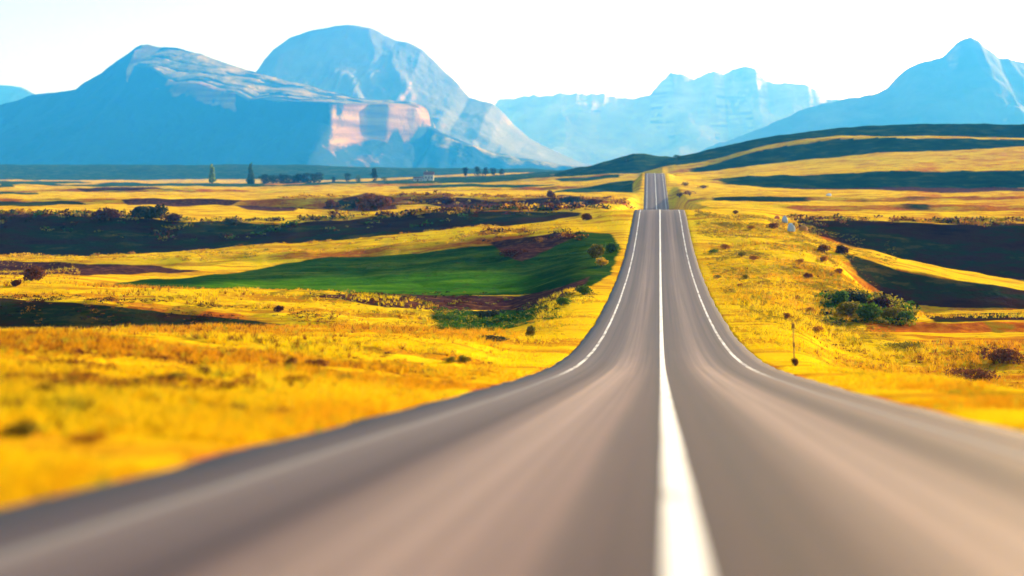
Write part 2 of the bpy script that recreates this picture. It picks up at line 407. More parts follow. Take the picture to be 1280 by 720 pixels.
ayz = a.n("ShaderNodeSeparateXYZ"); atc = a.n("ShaderNodeTexCoord"); a.l(atc.outputs["Object"], ayz.inputs[0])
glare_fade = a.step(a.math('ADD', ayz.outputs[1], a.math('MULTIPLY', mid, 12)), 46, 78)     # low-sun glare painted as paler near colour, darker from the dip onwards
tr = a.mix(a.math('MULTIPLY', glare_fade, .6), tr, (.10, .078, .090))
ca = a.mix(.06, tr, a.ramp(big, [(.3, (.10, .085, .08)), (.7, (.22, .2, .185))]))
ca = a.mix(.35, ca, a.ramp(fine, [(.3, (.3, .3, .3)), (.7, (.8, .8, .8))]), 'OVERLAY')
ca = a.mix(.85, ca, a.ramp(strk, [(.3, (.22, .20, .20)), (.5, (.5, .5, .5)), (.7, (.8, .8, .78))]), 'OVERLAY')
vo = a.n("ShaderNodeTexVoronoi"); vo.feature = 'DISTANCE_TO_EDGE'; vo.inputs["Scale"].default_value = .35
a.l(a.coords((1, .5, 1)), vo.inputs["Vector"])
crack = a.step(vo.outputs["Distance"], 0.012, .0)
ca = a.mix(a.math('MULTIPLY', crack, 0.12), ca, (.04, .035, .03))
ca = a.mix(1.0, ca, (.50, .405, .40), 'MULTIPLY')
a.bump(fine, .35, .01)
M_ROAD = a.done(ca, .6, .28)
road = props(link("road", grid_mesh("road", RX, RY, RZm, {"across": UV}), M_ROAD), kind="structure")
p = NT("road_paint"); pn = p.noise(3, 6, p.coords((1, .3, 1)), .7)
M_PAINT = p.done(p.mix(p.step(pn, .52, .72), (.80, .79, .75), (.36, .32, .29)), .6, .3)
pe = NT("worn_road_paint"); pn = pe.noise(2.2, 6, pe.coords((1, .3, 1)), .7)
M_PAINTW = None
px_ = pe.n("ShaderNodeSeparateXYZ"); ptc = pe.n("ShaderNodeTexCoord"); pe.l(ptc.outputs["Object"], px_.inputs[0])
keep = pe.step(px_.outputs[1], 40, 56)
wearm = pe.math('MAXIMUM', pe.step(pn, .42, .68), pe.math('MULTIPLY', pe.math('SUBTRACT', 1.0, keep), .92))
M_PAINTW = pe.done(pe.mix(wearm, (.72, .70, .67), (.125, .105, .10)), .6, .25)
def marking(name, x0, w, mat):
    wv = (.004 if x0 == 0 else .012) * vnoise(ry / 1.7, ry * 0, int(x0 * 10) + 50)
    x = np.stack([xr(ry) + x0 - w / 2 + wv, xr(ry) + x0 + w / 2 + wv], 1)
    yy = np.stack([ry, ry], 1)
    zz = zr(yy) + np.interp(x0, lat_n, drop) + .006
    return link(name, grid_mesh(name, x, yy, zz), mat, road)
marking("centre_line", 0.0, .24, M_PAINT)
marking("edge_line", -3.86, .17, M_PAINTW)
marking("edge_line", 3.78, .17, M_PAINTW)

# ------------------------------------------------------------------ mountains
KM = 1.7                                       # scales all mountain coordinates about the camera, making them larger and farther away
def rock_mat(name, veg, rock, snow=None, scale=.004, veg_from=.66, zoned=False):
    m = NT(name); scale = scale / KM; v = m.coords(); snow = snow * KM if snow else snow
    geo = m.n("ShaderNodeNewGeometry"); sp = m.n("ShaderNodeSeparateXYZ"); m.l(geo.outputs["Normal"], sp.inputs[0])
    na = m.noise(scale, 8, v, .65); nb = m.noise(scale * 6, 6, v, .7)
    strata = m.n("ShaderNodeTexNoise"); strata.inputs["Scale"].default_value = scale * 8; strata.inputs["Detail"].default_value = 5
    m.l(m.coords((.12, .12, 1.6)), strata.inputs["Vector"])
    slope = m.math('ADD', sp.outputs[2], m.math('MULTIPLY', m.math('SUBTRACT', nb, .5), .3))
    rk = m.ramp(strata.outputs["Fac"], [(.35, tuple(x * .55 for x in rock)), (.5, rock), (.65, tuple(min(1, x * 1.35) for x in rock))])
    vg = m.ramp(na, [(.3, tuple(x * .6 for x in veg)), (.7, tuple(x * 1.5 for x in veg))])
    c = m.mix(m.step(slope, veg_from, veg_from + .12), rk, vg)
    if zoned:                                      # dry meadow on the plateau, bare rock on the cliff
        zc = m.n("ShaderNodeVertexColor"); zc.layer_name = "zone"; zs_ = m.n("ShaderNodeSeparateColor"); m.l(zc.outputs[0], zs_.inputs[0])
        c = m.mix(1, vg, (1, 1, 1), 'MULTIPLY')
        med = m.ramp(nb, [(.35, (.04, .06, .01)), (.5, (.24, .18, .008)), (.65, (.52, .34, .01))])
        c = m.mix(m.step(m.math('ADD', zs_.outputs[0], m.math('MULTIPLY', m.math('SUBTRACT', nb, .5), 1.6)), .3, .75), c, med)
        crg = m.ramp(strata.outputs["Fac"], [(.35, (.14, .06, .004)), (.5, (.33, .17, .015)), (.65, (.46, .28, .035))])
        c = m.mix(m.step(m.math('ADD', zs_.outputs[1], m.math('MULTIPLY', m.math('SUBTRACT', nb, .5), 1.2)), .3, .7), c, crg)
    if snow:
        zz = m.n("ShaderNodeSeparateXYZ"); tc = m.n("ShaderNodeTexCoord"); m.l(tc.outputs["Object"], zz.inputs[0])
        k = m.math('MULTIPLY', m.step(m.math('ADD', zz.outputs[2], m.math('MULTIPLY', na, 260)), snow, snow + 90), m.step(nb, .54, .62))
        c = m.mix(k, c, (.8, .82, .85))
    m.bump(m.math('ADD', na, m.math('MULTIPLY', nb, .4)), .6, 1 / scale * .09)
    return m.done(c, .95, .1)

def mountain(label, sil, D, front, back, mat, seed, nx=420, ny=150, amp=.25, lam=260, pw=1.15, base=-24, jag=1.0):
    sx = np.array([s[0] for s in sil], float); sy = np.array([s[1] for s in sil], float)
    X1 = at(sx[0], D); X2 = at(sx[-1], D)
    Xg = np.linspace(X1, X2, nx); r = np.linspace(-1, 1, ny)
    Xg, rg = np.meshgrid(Xg, r)
    yr = D + 0.25 * front * fbm(Xg / (lam * 3), Xg * 0, seed + 9, 3)
    Yg = yr + np.where(rg < 0, rg * front, rg * back)
    px = CX + F * Xg / D
    H = -(np.interp(px, sx, sy) - HY) / F * yr
    p = np.clip(1 - np.abs(rg), 0, 1) ** pw
    H = H + jag * D / 1500 * 1.5 * fbm(Xg / (lam * .18), Xg * 0 + rg * 2, seed + 4, 4) * p ** 4
    rd = ridged(Xg / lam + .35 * fbm(Xg / lam, Yg / lam, seed + 2, 3), Yg / (lam * 2.6), seed, 5)
    Z = base + (H - base) * p - (1 - rd) * amp * (H - base) * (p * (1 - p)) * 4
    Z += (H - base) * .05 * fbm(Xg / (lam * .3), Yg / (lam * .3), seed + 7, 4) * (1 - p) * p * 4
    return props(link("mountain", grid_mesh("mountain", Xg * KM, Yg * KM, Z * KM), mat), label, "mountain", kind="structure")

M_NEAR = rock_mat("forested_slope", (.012, .030, .045), (.34, .19, .09), zoned=True)
M_BLUE = rock_mat("blue_rock", (.20, .18, .13), (.46, .28, .16), snow=620, veg_from=.55)
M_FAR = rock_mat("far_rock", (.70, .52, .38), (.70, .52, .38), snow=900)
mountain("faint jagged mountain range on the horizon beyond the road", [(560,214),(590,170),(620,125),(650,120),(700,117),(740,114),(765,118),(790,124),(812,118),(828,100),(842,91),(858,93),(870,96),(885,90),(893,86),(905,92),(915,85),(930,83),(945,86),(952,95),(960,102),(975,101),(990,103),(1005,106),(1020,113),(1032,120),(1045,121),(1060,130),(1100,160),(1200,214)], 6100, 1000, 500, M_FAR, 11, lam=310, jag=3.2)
mountain("pale round-topped massif behind the flat-topped mountain", [(180,214),(250,160),(300,112),(322,92),(332,74),(345,60),(365,45),(390,36),(412,31),(440,30),(458,34),(475,42),(490,49),(505,53),(522,60),(540,78),(555,92),(572,106),(585,121),(600,126),(615,128),(628,140),(640,155),(660,172),(690,188),(730,205),(790,214)], 4150, 820, 500, M_BLUE, 23, lam=290, pw=.9, jag=1.3)
mountain("tall sharp-peaked blue mountain beyond the right-hand hills", [(840,214),(860,196),(880,184),(905,176),(940,162),(970,150),(1000,138),(1030,131),(1060,123),(1090,119),(1110,106),(1130,88),(1150,77),(1175,69),(1185,58),(1197,49),(1208,44),(1220,48),(1232,60),(1245,72),(1258,70),(1268,74),(1280,79),(1310,95),(1350,80),(1400,110),(1500,150),(1700,214)], 4700, 1000, 600, M_BLUE, 37, lam=380, pw=1.0, jag=3)
mountain("low blue mountain at the far left edge", [(-420,214),(-300,150),(-180,110),(-100,96),(-40,103),(0,105),(18,108),(40,118),(80,140),(140,180),(200,214)], 5600, 900, 600, M_BLUE, 41, lam=360)

# the flat-topped mountain on the left, with its cliff edge in front of a sunlit plateau
sil = np.array([(-900,214),(-600,150),(-300,138),(-120,140),(0,130),(20,125),(40,119),(70,115),(95,111),(105,104),(115,98),(130,86),(150,72),(165,60),(172,57),(180,56),(188,58),(215,59),(250,67),(290,81),(320,90),(345,97),(400,111),(440,121),(470,125),(505,126),(526,131),(534,137),(538,158),(560,169),(590,181),(620,191),(660,199),(700,205),(770,214)], float)
edg = np.array([(-900,214),(-600,152),(-120,143),(0,133),(100,112),(150,76),(172,62),(184,77),(200,82),(225,86),(250,100),(262,104),(290,104),(310,112),(335,116),(352,126),(372,124),(400,127),(460,129),(500,131),(526,136),(538,160),(620,193),(700,206),(770,214)], float)
nx, ny = 760, 330
pxg = np.linspace(-900, 770, nx); rr = np.linspace(0, 1, ny)
PXm, RR = np.meshgrid(pxg, rr)
Xm = at(PXm, 3300.)
Yr = 3300 + 40 * fbm(Xm / 300, Xm * 0, 5, 3)
Ye = Yr - np.interp(PXm, [-900, 100, 172, 200, 330, 440, 456, 480, 502, 536, 548, 770], [30, 30, 25, 190, 260, 330, 330, 170, 160, 30, 18, 15])
Yb = np.interp(PXm, [-900, 0, 200, 440, 458, 482, 505, 545, 640, 770], [2550, 2560, 2600, 2600, 2620, 2780, 2800, 2950, 3060, 3220]) + 120 * (1 - ridged(Xm / 170, Xm * 0, 8, 3))
Ye = Ye + 26 * fbm(Xm / 90, Xm * 0, 15, 4)
Yk = Yr + 500
zs = -(np.interp(PXm, sil[:, 0], sil[:, 1]) - HY) / F * Yr + 3 * fbm(Xm / 30, Xm * 0, 77, 4)
ze = -(np.interp(PXm, edg[:, 0], edg[:, 1]) - HY) / F * Ye
ze = np.minimum(ze, zs - 1)
r1, r2 = .62, .86
tf = np.clip(RR / r1, 0, 1)
Ym = np.where(RR < r1, Yb + (Ye - Yb) * tf, np.where(RR < r2, Ye + (Yr - Ye) * (RR - r1) / (r2 - r1), Yr + (Yk - Yr) * (RR - r2) / (1 - r2)))
cliff = np.interp(PXm, [-900, 100, 200, 440, 500, 536, 545, 770], [.12, .12, .16, .22, .42, .40, .05, .02])
prof = np.where(tf < .9, (1 - cliff) * (tf / .9) ** 1.12, (1 - cliff) + cliff * (tf - .9) / .1)
gul = (1 - ridged(Xm / 120 + .5 * fbm(Xm / 100, Ym / 100, 6, 3), Ym / 900, 61, 5))
Zf = -24 + (ze + 24) * prof - gul * .38 * (ze + 24) * prof * (1 - prof) * 4 * .6
Zp = ze + (zs - ze) * np.clip((RR - r1) / (r2 - r1), 0, 1)
Zp = Zp - 26 * np.clip(ridged(Xm / 140 - Ym / 160, Ym / 45, 31, 4) - .62, 0, 1) * np.sin(np.pi * np.clip((RR - r1) / (r2 - r1), 0, 1)) * np.clip((zs - ze) / 20, 0, 1)
Zk = zs + (-24 - zs) * np.clip((RR - r2) / (1 - r2), 0, 1)
Zm = np.where(RR < r1, Zf, np.where(RR < r2, Zp, Zk))
Zm += 3.5 * fbm(Xm / 40, Ym / 40, 91, 4) * np.sin(np.pi * np.clip(RR / r2, 0, 1))
# cliff edge stays crisp: light ledges
nz = fbm(Xm / 60, Ym / 60, 45, 4); pv = HY - F * Zm / Ym
led = ridged(Xm / 140 - Ym / 160, Ym / 45, 31, 4)
zr_ = sstep(175, 190, PXm) * sstep(560, 500, PXm) * sstep(r1 + .005, r1 + .03, RR) * (1 - .95 * sstep(.66, .76, led + .10 * nz))
zr_ = np.maximum(zr_, .8 * sstep(520, 560, PXm) * sstep(770, 690, PXm) * sstep(-.4, .2, nz) * sstep(.3, .6, RR))
zg_ = sstep(452, 466, PXm + 12 * nz) * sstep(548, 536, PXm) * sstep(128, 131, pv) * sstep(200, 160, pv + 30 * nz + .45 * (PXm - 470)) * (RR < r2)
zg_ = np.maximum(zg_, sstep(172, 176, PXm) * sstep(206, 194, PXm) * (RR > .57) * (RR < r2) * .9)
zg_ = np.maximum(zg_, .8 * band(PXm, 230, 360, 8) * band(RR, .575, r1 + .02, .01) * sstep(-.1, .25, nz))
zg_ = np.maximum(zg_, .5 * sstep(450, 500, PXm + 20 * nz) * sstep(560, 490, PXm + 20 * nz) * sstep(188, 200, pv + 8 * nz) * sstep(-.3, .3, nz))
props(link("mountain", grid_mesh("mountain", Xm * KM, Ym * KM, Zm * KM, {"zone": np.stack([zr_, zg_, zg_ * 0], -1)}), M_NEAR), "flat-topped blue mountain with a sunlit plateau and orange cliff end", "mountain", kind="structure")

# ------------------------------------------------------------------ haze
hz = bpy.data.materials.new("haze"); hz.use_nodes = True; ht = hz.node_tree; ht.nodes.clear()
ho = ht.nodes.new("ShaderNodeOutputMaterial"); hv = ht.nodes.new("ShaderNodeVolumePrincipled")
hv.inputs["Color"].default_value = (.02, .29, 1.0, 1); hv.inputs["Absorption Color"].default_value = (1, 1, 1, 1)
hv.inputs["Density"].default_value = 1.75e-4; hv.inputs["Anisotropy"].default_value = .1
ht.links.new(hv.outputs[0], ho.inputs["Volume"])
x0, x1, y0, y1, z0, z1 = -10600, 8400, -160, 12600, -60, 990
vv = [(x, y, z) for z in (z0, z1) for (x, y) in ((x0, y0), (x1, y0), (x1, y1), (x0, y1))]
ff = [(3, 2, 1, 0), (4, 5, 6, 7), (0, 1, 5, 4), (1, 2, 6, 5), (2, 3, 7, 6), (3, 0, 4, 7)]
hm = bpy.data.meshes.new("haze"); hm.from_pydata(vv, [], ff)
props(link("haze", hm, hz, smooth=False), kind="stuff")

# ------------------------------------------------------------------ plants
def leaf_mat(name, tones, trans=.35):
    m = NT(name); vc = m.n("ShaderNodeVertexColor"); vc.layer_name = "tone"
    mul = m.mix(1.0, vc.outputs[0], tones, 'MULTIPLY')
    d = m.n("ShaderNodeBsdfDiffuse"); t = m.n("ShaderNodeBsdfTranslucent"); mx = m.n("ShaderNodeMixShader"); mx.inputs[0].default_value = trans
    m.l(mul, d.inputs[0]); m.l(mul, t.inputs[0]); m.l(d.outputs[0], mx.inputs[1]); m.l(t.outputs[0], mx.inputs[2])
    out = [n for n in m.t.nodes if n.type == 'OUTPUT_MATERIAL'][0]; m.l(mx.outputs[0], out.inputs[0])
    return m.m
M_STRAW = leaf_mat("dry_grass", (1, 1, 1), .45)
M_LEAF = {'dark': leaf_mat("dark_leaves", (.030, .042, .030), .2), 'green': leaf_mat("green_leaves", (.07, .14, .02), .3),
          'olive': leaf_mat("olive_leaves", (.20, .17, .02), .35), 'brown': leaf_mat("brown_leaves", (.16, .06, .025), .3),
          'maroon': leaf_mat("maroon_leaves", (.07, .022, .016), .25), 'lime': leaf_mat("lime_leaves", (.20, .30, .03), .4),
          'rust': leaf_mat("rust_leaves", (.34, .14, .015), .35), 'gold': leaf_mat("gold_leaves", (.55, .36, .015), .4), 'teal': leaf_mat("blue_green_leaves", (.025, .055, .045), .2)}
bk = NT("bark"); M_BARK = bk.done(bk.ramp(bk.noise(8, 4, bk.coords((1, 1, .2))), [(.3, (.06, .04, .03)), (.7, (.16, .11, .08))]), .9)

def foliage(rng, n, blobs, leaf):
    """leaf faces spread through the volume of several uneven clumps (cx,cy,cz,rx,ry,rz)"""
    B = np.array(blobs, float); wv = B[:, 3] * B[:, 4] * B[:, 5]; k = rng.choice(len(B), n, p=wv / wv.sum())
    d = rng.normal(size=(n, 3)); d /= np.linalg.norm(d, axis=1, keepdims=True)
    r = rng.uniform(.45, 1.0, n) ** .6
    r *= 1 + .18 * np.sin(d[:, 0] * 7 + k) * np.sin(d[:, 2] * 6 + d[:, 1] * 5 + k * 2)
    c = B[k, :3] + d * B[k, 3:] * r[:, None]
    c[:, 2] = np.maximum(c[:, 2], leaf * .4)
    u = rng.normal(size=(n, 3)); u /= np.linalg.norm(u, axis=1, keepdims=True)
    v = np.cross(u, rng.normal(size=(n, 3))); v /= np.linalg.norm(v, axis=1, keepdims=True)
    sz = leaf * rng.uniform(.5, 1.2, n)[:, None]
    q = np.stack([c - u * sz, c - v * sz * .55, c + u * sz, c + v * sz * .55], 1)
    tone = rng.uniform(.55, 1.4, (n, 1)) * (1 + .25 * (rng.random((len(B), 1)) - .5))[k] * np.ones((1, 3))
    tone[:, 0] *= rng.uniform(.85, 1.2, n)
    return q, tone
def tube(path, radii, k=7):
    vs, fs = [], []
    P = np.array(path, float)
    for i, (pt, r) in enumerate(zip(P, radii)):
        dr = P[min(i + 1, len(P) - 1)] - P[max(i - 1, 0)]; dr /= np.linalg.norm(dr)
        a_ = np.cross(dr, [0.3, 1, 0.1]); a_ /= np.linalg.norm(a_); b_ = np.cross(dr, a_)
        for j in range(k):
            t = 2 * math.pi * j / k; vs.append(pt + (a_ * math.cos(t) + b_ * math.sin(t)) * r)
    for i in range(len(P) - 1):
        for j in range(k): fs.append((i * k + j, i * k + (j + 1) % k, (i + 1) * k + (j + 1) % k, (i + 1) * k + j))
    fs.append(tuple(range(k))[::-1]); fs.append(tuple((len(P) - 1) * k + j for j in range(k)))
    return vs, fs
def mesh_of(name, pieces):
    V, Fc = [], []
    for v_, f_ in pieces:
        o_ = len(V); V += [tuple(map(float, q)) for q in v_]; Fc += [tuple(i + o_ for i in f) for f in f_]
    me = bpy.data.meshes.new(name); me.from_pydata(V, [], Fc); me.update(); return me
def empty(name, loc, label, cat, group=None, rz=0):
    o = bpy.data.objects.new(name, None); COL.objects.link(o); o.location = loc; o.rotation_euler = (0, 0, rz)
    return props(o, label, cat, group)
_cache = {}
def hit(px, py, y0=8, y1=1600):
    """first visible ground point seen in that direction"""
    Ysmp = np.concatenate([np.arange(y0, 120, .5), np.arange(120, y1, 1.5)]) if y0 < 120 else np.arange(y0, y1, 1.5)
    X = at(px, Ysmp); z = ground(X[None], Ysmp[None])[0][0]; p_ = HY - F * z / Ysmp
    idx = np.nonzero(p_ <= py)[0]; i = idx[0] if len(idx) else len(Ysmp) - 1
    return X[i], Ysmp[i], z[i]
def shrub(px, py, wpx, hpx, tone, label, group=None, n=700, Y=None, cat="shrub"):
    if Y is None: X, Yp, z = hit(px, py)
    else: X, Yp = at(px, Y), Y; z = gz(X, Y)
    w = 1.3 * wpx * Yp / F / 2; h = 1.25 * hpx * Yp / F; n = int(n * 1.5)
    rng = np.random.default_rng(int(px * 31 + py))
    root = empty("shrub", (X, Yp, z - .04 * h), label, cat, group)
    st = []
    for i in range(5):
        a_ = rng.uniform(0, 6.28); e = np.array([math.cos(a_) * w * .55, math.sin(a_) * w * .4, h * .7])
        st.append(tube([(0, 0, -.05 * h), e * .5 * [.7, .7, 1], e], [.05 * h, .035 * h, .012 * h], 5))
    link("stem", mesh_of("stem", st), M_BARK, root)
    bl = [(rng.uniform(-.5, .5) * w, rng.uniform(-.4, .4) * w, h * rng.uniform(.34, .62), w * rng.uniform(.38, .62), w * rng.uniform(.35, .55), h * rng.uniform(.26, .40)) for i in range(7)]
    q, tn = foliage(rng, n, bl, max(.1 * h, .05 * w) * 1.0)
    link("foliage", soup_mesh("foliage", q, tn), M_LEAF[tone], root, smooth=False)
    return root
def tree(px, Y, hpx, wpx, tone, label, group=None, n=900, form='round', bare=.25, base_py=None):
    X = at(px, Y); z = gz(X, Y)
    h = hpx * Y / F; w = wpx * Y / F / 2
    rng = np.random.default_rng(int(px * 13 + Y))
    root = empty("tree", (X, Y, z - .3), label, "tree", group)
    pieces = [tube([(0, 0, 0), (.01 * h, 0, h * .3), (-.01 * h, .01 * h, h * .62), (0, 0, h * .9)], [.035 * h, .026 * h, .016 * h, .005 * h])]
    for i in range(6):
        a_ = i * 1.1 + rng.uniform(0, .6); zb = h * rng.uniform(.3, .6)
        e = (math.cos(a_) * w * .7, math.sin(a_) * w * .7, zb + h * .2)
        pieces.append(tube([(0, 0, zb), (e[0] * .5, e[1] * .5, zb + h * .08), e], [.012 * h, .009 * h, .004 * h], 5))
    link("trunk", mesh_of("trunk", pieces), M_BARK, root)
    bl = []
    if form == 'round':
        for i in range(9):
            a_ = rng.uniform(0, 6.28); rr_ = rng.uniform(0, .55) * w
            bl.append((math.cos(a_) * rr_, math.sin(a_) * rr_, h * rng.uniform(bare + .15, .85), w * rng.uniform(.4, .62), w * rng.uniform(.4, .62), h * rng.uniform(.12, .2)))
        bl.append((0, 0, h * .82, w * .5, w * .5, h * .18))
    else:
        for i in range(9):
            t = i / 8; bl.append((rng.uniform(-.15, .15) * w, rng.uniform(-.15, .15) * w, h * (bare + (.95 - bare) * t), w * (1.0 - .75 * t) * rng.uniform(.8, 1.1), w * (1 - .75 * t), h * .09))
    q, tn = foliage(rng, n, bl, .055 * h)
    link("crown", soup_mesh("crown", q, tn), M_LEAF[tone], root, smooth=False)
    return root

# grass tufts: nobody could count them
def tufts(rng, X, Y, H, tone, nb):
    n = len(X); Z, _, ld = ground(X[:, None], Y[:, None]); Z = Z[:, 0]
    k = np.repeat(np.arange(n), nb); m = len(k)
    a_ = rng.uniform(0, 6.283, m); lean = rng.uniform(.2, 1.3, m); hh = H[k] * rng.uniform(.6, 1.15, m)
    bx = X[k] + rng.normal(0, .1, m) * H[k]; by = Y[k] + rng.normal(0, .1, m) * H[k]
    tx = bx + np.cos(a_) * lean * hh; ty = by + np.sin(a_) * lean * hh
    w_ = H[k] * .06
    px_, py_ = -np.sin(a_) * w_, np.cos(a_) * w_
    z0_ = Z[k] - .03
    q = np.stack([np.stack([bx - px_, by - py_, z0_], 1), np.stack([bx + px_, by + py_, z0_], 1), np.stack([tx, ty, z0_ + hh], 1)], 1)
    return q, np.repeat(tone, nb, 0) * rng.uniform(.75, 1.2, (m, 1))
rng = np.random.default_rng(5)
def scatter(n, ymin, ymax, side, hmin, hmax, nb, spread=None):
    u = rng.random(n); Y = ymin * (ymax / ymin) ** u
    pxs = rng.uniform(-160, 830, n) if side < 0 else rng.uniform(830, 1430, n)
    X = at(pxs, Y); ld = np.where(X < xr(Y), -(X - xr(Y)) - HW_L, (X - xr(Y)) - HW_R)
    ok = ld > -.06
    X, Y, ld = X[ok], Y[ok], ld[ok]
    c = fbm(X / 3.5, Y / 3.5, 55, 3); c2 = fbm(X / 14, Y / 14, 66, 2)
    sp_ = sstep(-.25, .35, c + .3 * rng.random(len(X)) - .1)
    H = (hmin + (hmax - hmin) * sp_) * (.55 + .45 * sstep(0, 3, ld)) * np.clip(Y / 60, .8, 1.6)
    base = np.array([[.80, .60, .006]]) * np.ones((len(X), 1))
    ora = np.array([[.60, .26, .006]]); brn = np.array([[.20, .06, .01]]); gre = np.array([[.42, .40, .02]])
    t = sstep(-.2, .45, c2 + .4 * (rng.random(len(X)) - .5) + .22 * sstep(4, 16, ld))[:, None]; base = base * (1 - t * .85) + ora * t * .85
    t = (rng.random(len(X)) < .10 * sstep(2, 6, ld) + .22 * (side < 0) * sstep(7, 14, ld) * (c > 0))[:, None]; base = np.where(t, brn, base)
    t = (rng.random(len(X)) < .10)[:, None]; base = np.where(t, gre, base)
    return tufts(rng, X, Y, H, base, nb)
parts = [scatter(15000, 9, 60, -1, .08, .38, 14), scatter(13000, 60, 125, -1, .10, .28, 9), scatter(9000, 17, 70, 1, .08, .26, 12), scatter(16000, 70, 235, 1, .12, .32, 9), scatter(9000, 125, 240, -1, .12, .24, 8)]
# keep tufts out of the green field, the gullies and the shade-painted scrub
Q = np.concatenate([p_[0] for p_ in parts]); TN = np.concatenate([p_[1] for p_ in parts])
cx_ = Q[:, 0, 0]; cy_ = Q[:, 0, 1]; ppx = CX + F * cx_ / cy_; ppy = HY - F * Q[:, 0, 2] / cy_
bad = ((cy_ > 128) & (ppx > 100) & (ppx < 772) & (ppy > 292)) | ((cy_ > 96) & (cy_ < 106) & (ppx < 380)) | ((ppx > 545) & (ppx < 670) & (ppy > 385) & (ppy < 415) & (cy_ > 85)) | ((cy_ > 150) & (ppx > 1050)) | ((cy_ > 96) & (cy_ < 114) & (ppx > 1075)) | ((ppx > 1060) & (ppy < 417) & (ppy > 398)) | ((cy_ > 218) & (ppx > 1000))
Q, TN = Q[~bad], TN[~bad]
props(link("grass", soup_mesh("grass", Q, TN), M_STRAW, smooth=False), kind="stuff")

# low scrub over the hollows, gullies and banks: nobody could count it
def low_scrub(n, pxa, pxb, ya, yb, hgt, tones, thr, seed, pya=0, pyb=720, lump=6):
    r_ = np.random.default_rng(seed)
    Y = ya * (yb / ya) ** r_.random(n); X = at(r_.uniform(pxa, pxb, n), Y)
    ld = np.where(X < xr(Y), -(X - xr(Y)) - HW_L, (X - xr(Y)) - HW_R)
    sc_ = np.clip(Y / 60, .6, 5)
    f = fbm(X / (lump * .42), Y / (lump * .42), seed, 4) + .25 * vnoise(X / (lump * 2.5), Y / (lump * 2.5), seed + 5)
    Z = ground(X[:, None], Y[:, None])[0][:, 0]; py = HY - F * Z / Y
    ok = (ld > 1.2) & (f > thr) & (py > pya) & (py < pyb)
    X, Y, Z, f = X[ok], Y[ok], Z[ok], f[ok]; m = len(X); nb = 16
    k = np.repeat(np.arange(m), nb); h = (hgt * np.clip(Y / 110, .5, 2.2) * r_.uniform(.4, 1.2, m) * (.5 + 1.2 * (f - thr)))[k]
    d = r_.normal(size=(len(k), 3)); d /= np.linalg.norm(d, axis=1, keepdims=True); d *= r_.random((len(k), 1)) ** .5
    c = np.stack([X[k] + d[:, 0] * h * 1.3, Y[k] + d[:, 1] * h * 1.1, Z[k] + h * .42 + d[:, 2] * h * .45], 1)
    u = r_.normal(size=(len(k), 3)); u /= np.linalg.norm(u, axis=1, keepdims=True)
    v = np.cross(u, r_.normal(size=(len(k), 3))); v /= np.linalg.norm(v, axis=1, keepdims=True)
    sz = (h * .28 * r_.uniform(.6, 1.2, len(k)))[:, None]
    q = np.stack([c - u * sz, c - v * sz * .6, c + u * sz, c + v * sz * .6], 1)
    tn = np.array(tones)[r_.integers(0, len(tones), m)][k] * r_.uniform(.6, 1.4, (len(k), 1))
    return q, tn
DK, MR, OL, BR, GR, GD = (.02, .020, .016), (.075, .02, .012), (.22, .19, .015), (.30, .13, .012), (.035, .10, .012), (.60, .38, .01)
SC = [low_scrub(2200, -160, 760, 278, 300, .6, [DK, DK, MR, OL, GR], .05, 3, 258, 320),
      low_scrub(1500, -160, 730, 286, 300, .8, [MR, BR, GD, DK], -.05, 4, 256, 272),
      low_scrub(1800, -160, 420, 98, 108, .25, [DK, MR, BR, DK], -.05, 5, 370, 412),
      low_scrub(3000, -160, 700, 204, 240, .26, [GD, GD, OL, BR], .05, 6, 280, 332),
      low_scrub(1600, 380, 780, 112, 150, .3, [DK, MR, GR, OL], -.05, 7, 366, 392),
      low_scrub(1500, 540, 700, 95, 130, .40, [GR, GR, GR, OL], -.15, 8, 384, 414),
      low_scrub(500, 600, 735, 190, 222, .4, [DK, MR, BR], .05, 19, 286, 303),
      low_scrub(26000, 870, 1120, 80, 236, .17, [BR, OL, OL, OL, GD], .02, 10, 262, 430, 14),
      low_scrub(1800, 1030, 1140, 104, 140, .5, [GR, OL, OL, DK], -.3, 11, 366, 408),
      low_scrub(1500, 985, 1400, 236, 262, .5, [DK, MR, BR, OL], .0, 13, 268, 284),
      low_scrub(6000, 1040, 1400, 50, 98, .24, [BR, BR, OL, MR], .0, 14, 418, 505),
      low_scrub(1800, 350, 800, 405, 425, .6, [BR, MR, BR, GD], .05, 15),
      low_scrub(17000, -160, 620, 17, 60, .30, [BR, BR, BR, GD, MR], .0, 16, 432, 556, 4),
      low_scrub(2200, -160, 110, 16, 32, .30, [MR, MR, BR, OL], -.05, 17, 470, 562, 7),
      low_scrub(4000, 400, 770, 48, 125, .22, [BR, OL, GD], .05, 18)]
props(link("scrub", soup_mesh("scrub", np.concatenate([q[0] for q in SC]), np.concatenate([q[1] for q in SC])), M_STRAW, smooth=False), kind="stuff")

# shrubs on the rim of the dark hollow, left
g1 = "dark bushes on the rim of the left hollow"
shrub(135, 279, 34, 15, 'maroon', "dark maroon bush on the hollow rim, just left of the largest round bush", g1)
shrub(187, 279, 34, 17, 'dark', "largest round near-black bush on the rim of the dark hollow", g1, 1000)
shrub(213, 279, 22, 10, 'maroon', "small dark bush on the hollow rim, just right of the largest round bush", g1)
shrub(294, 283, 26, 8, 'dark', "low flat dark bush at the top of the hollow below the treeline", g1)
g2 = "scrubby bushes on the golden plain"
shrub(469, 263, 34, 19, 'brown', "rounded rusty brown bush on the golden plain below the far trees", g2, 900)
shrub(446, 263, 20, 12, 'dark', "small blue-black bush beside the rounded rusty brown bush", g2)
shrub(414, 262, 18, 12, 'brown', "reddish bush at the left end of the brown scrub on the plain", g2)
shrub(560, 256, 14, 9, 'maroon', "small maroon bush in the middle of the brown scrub band", g2)
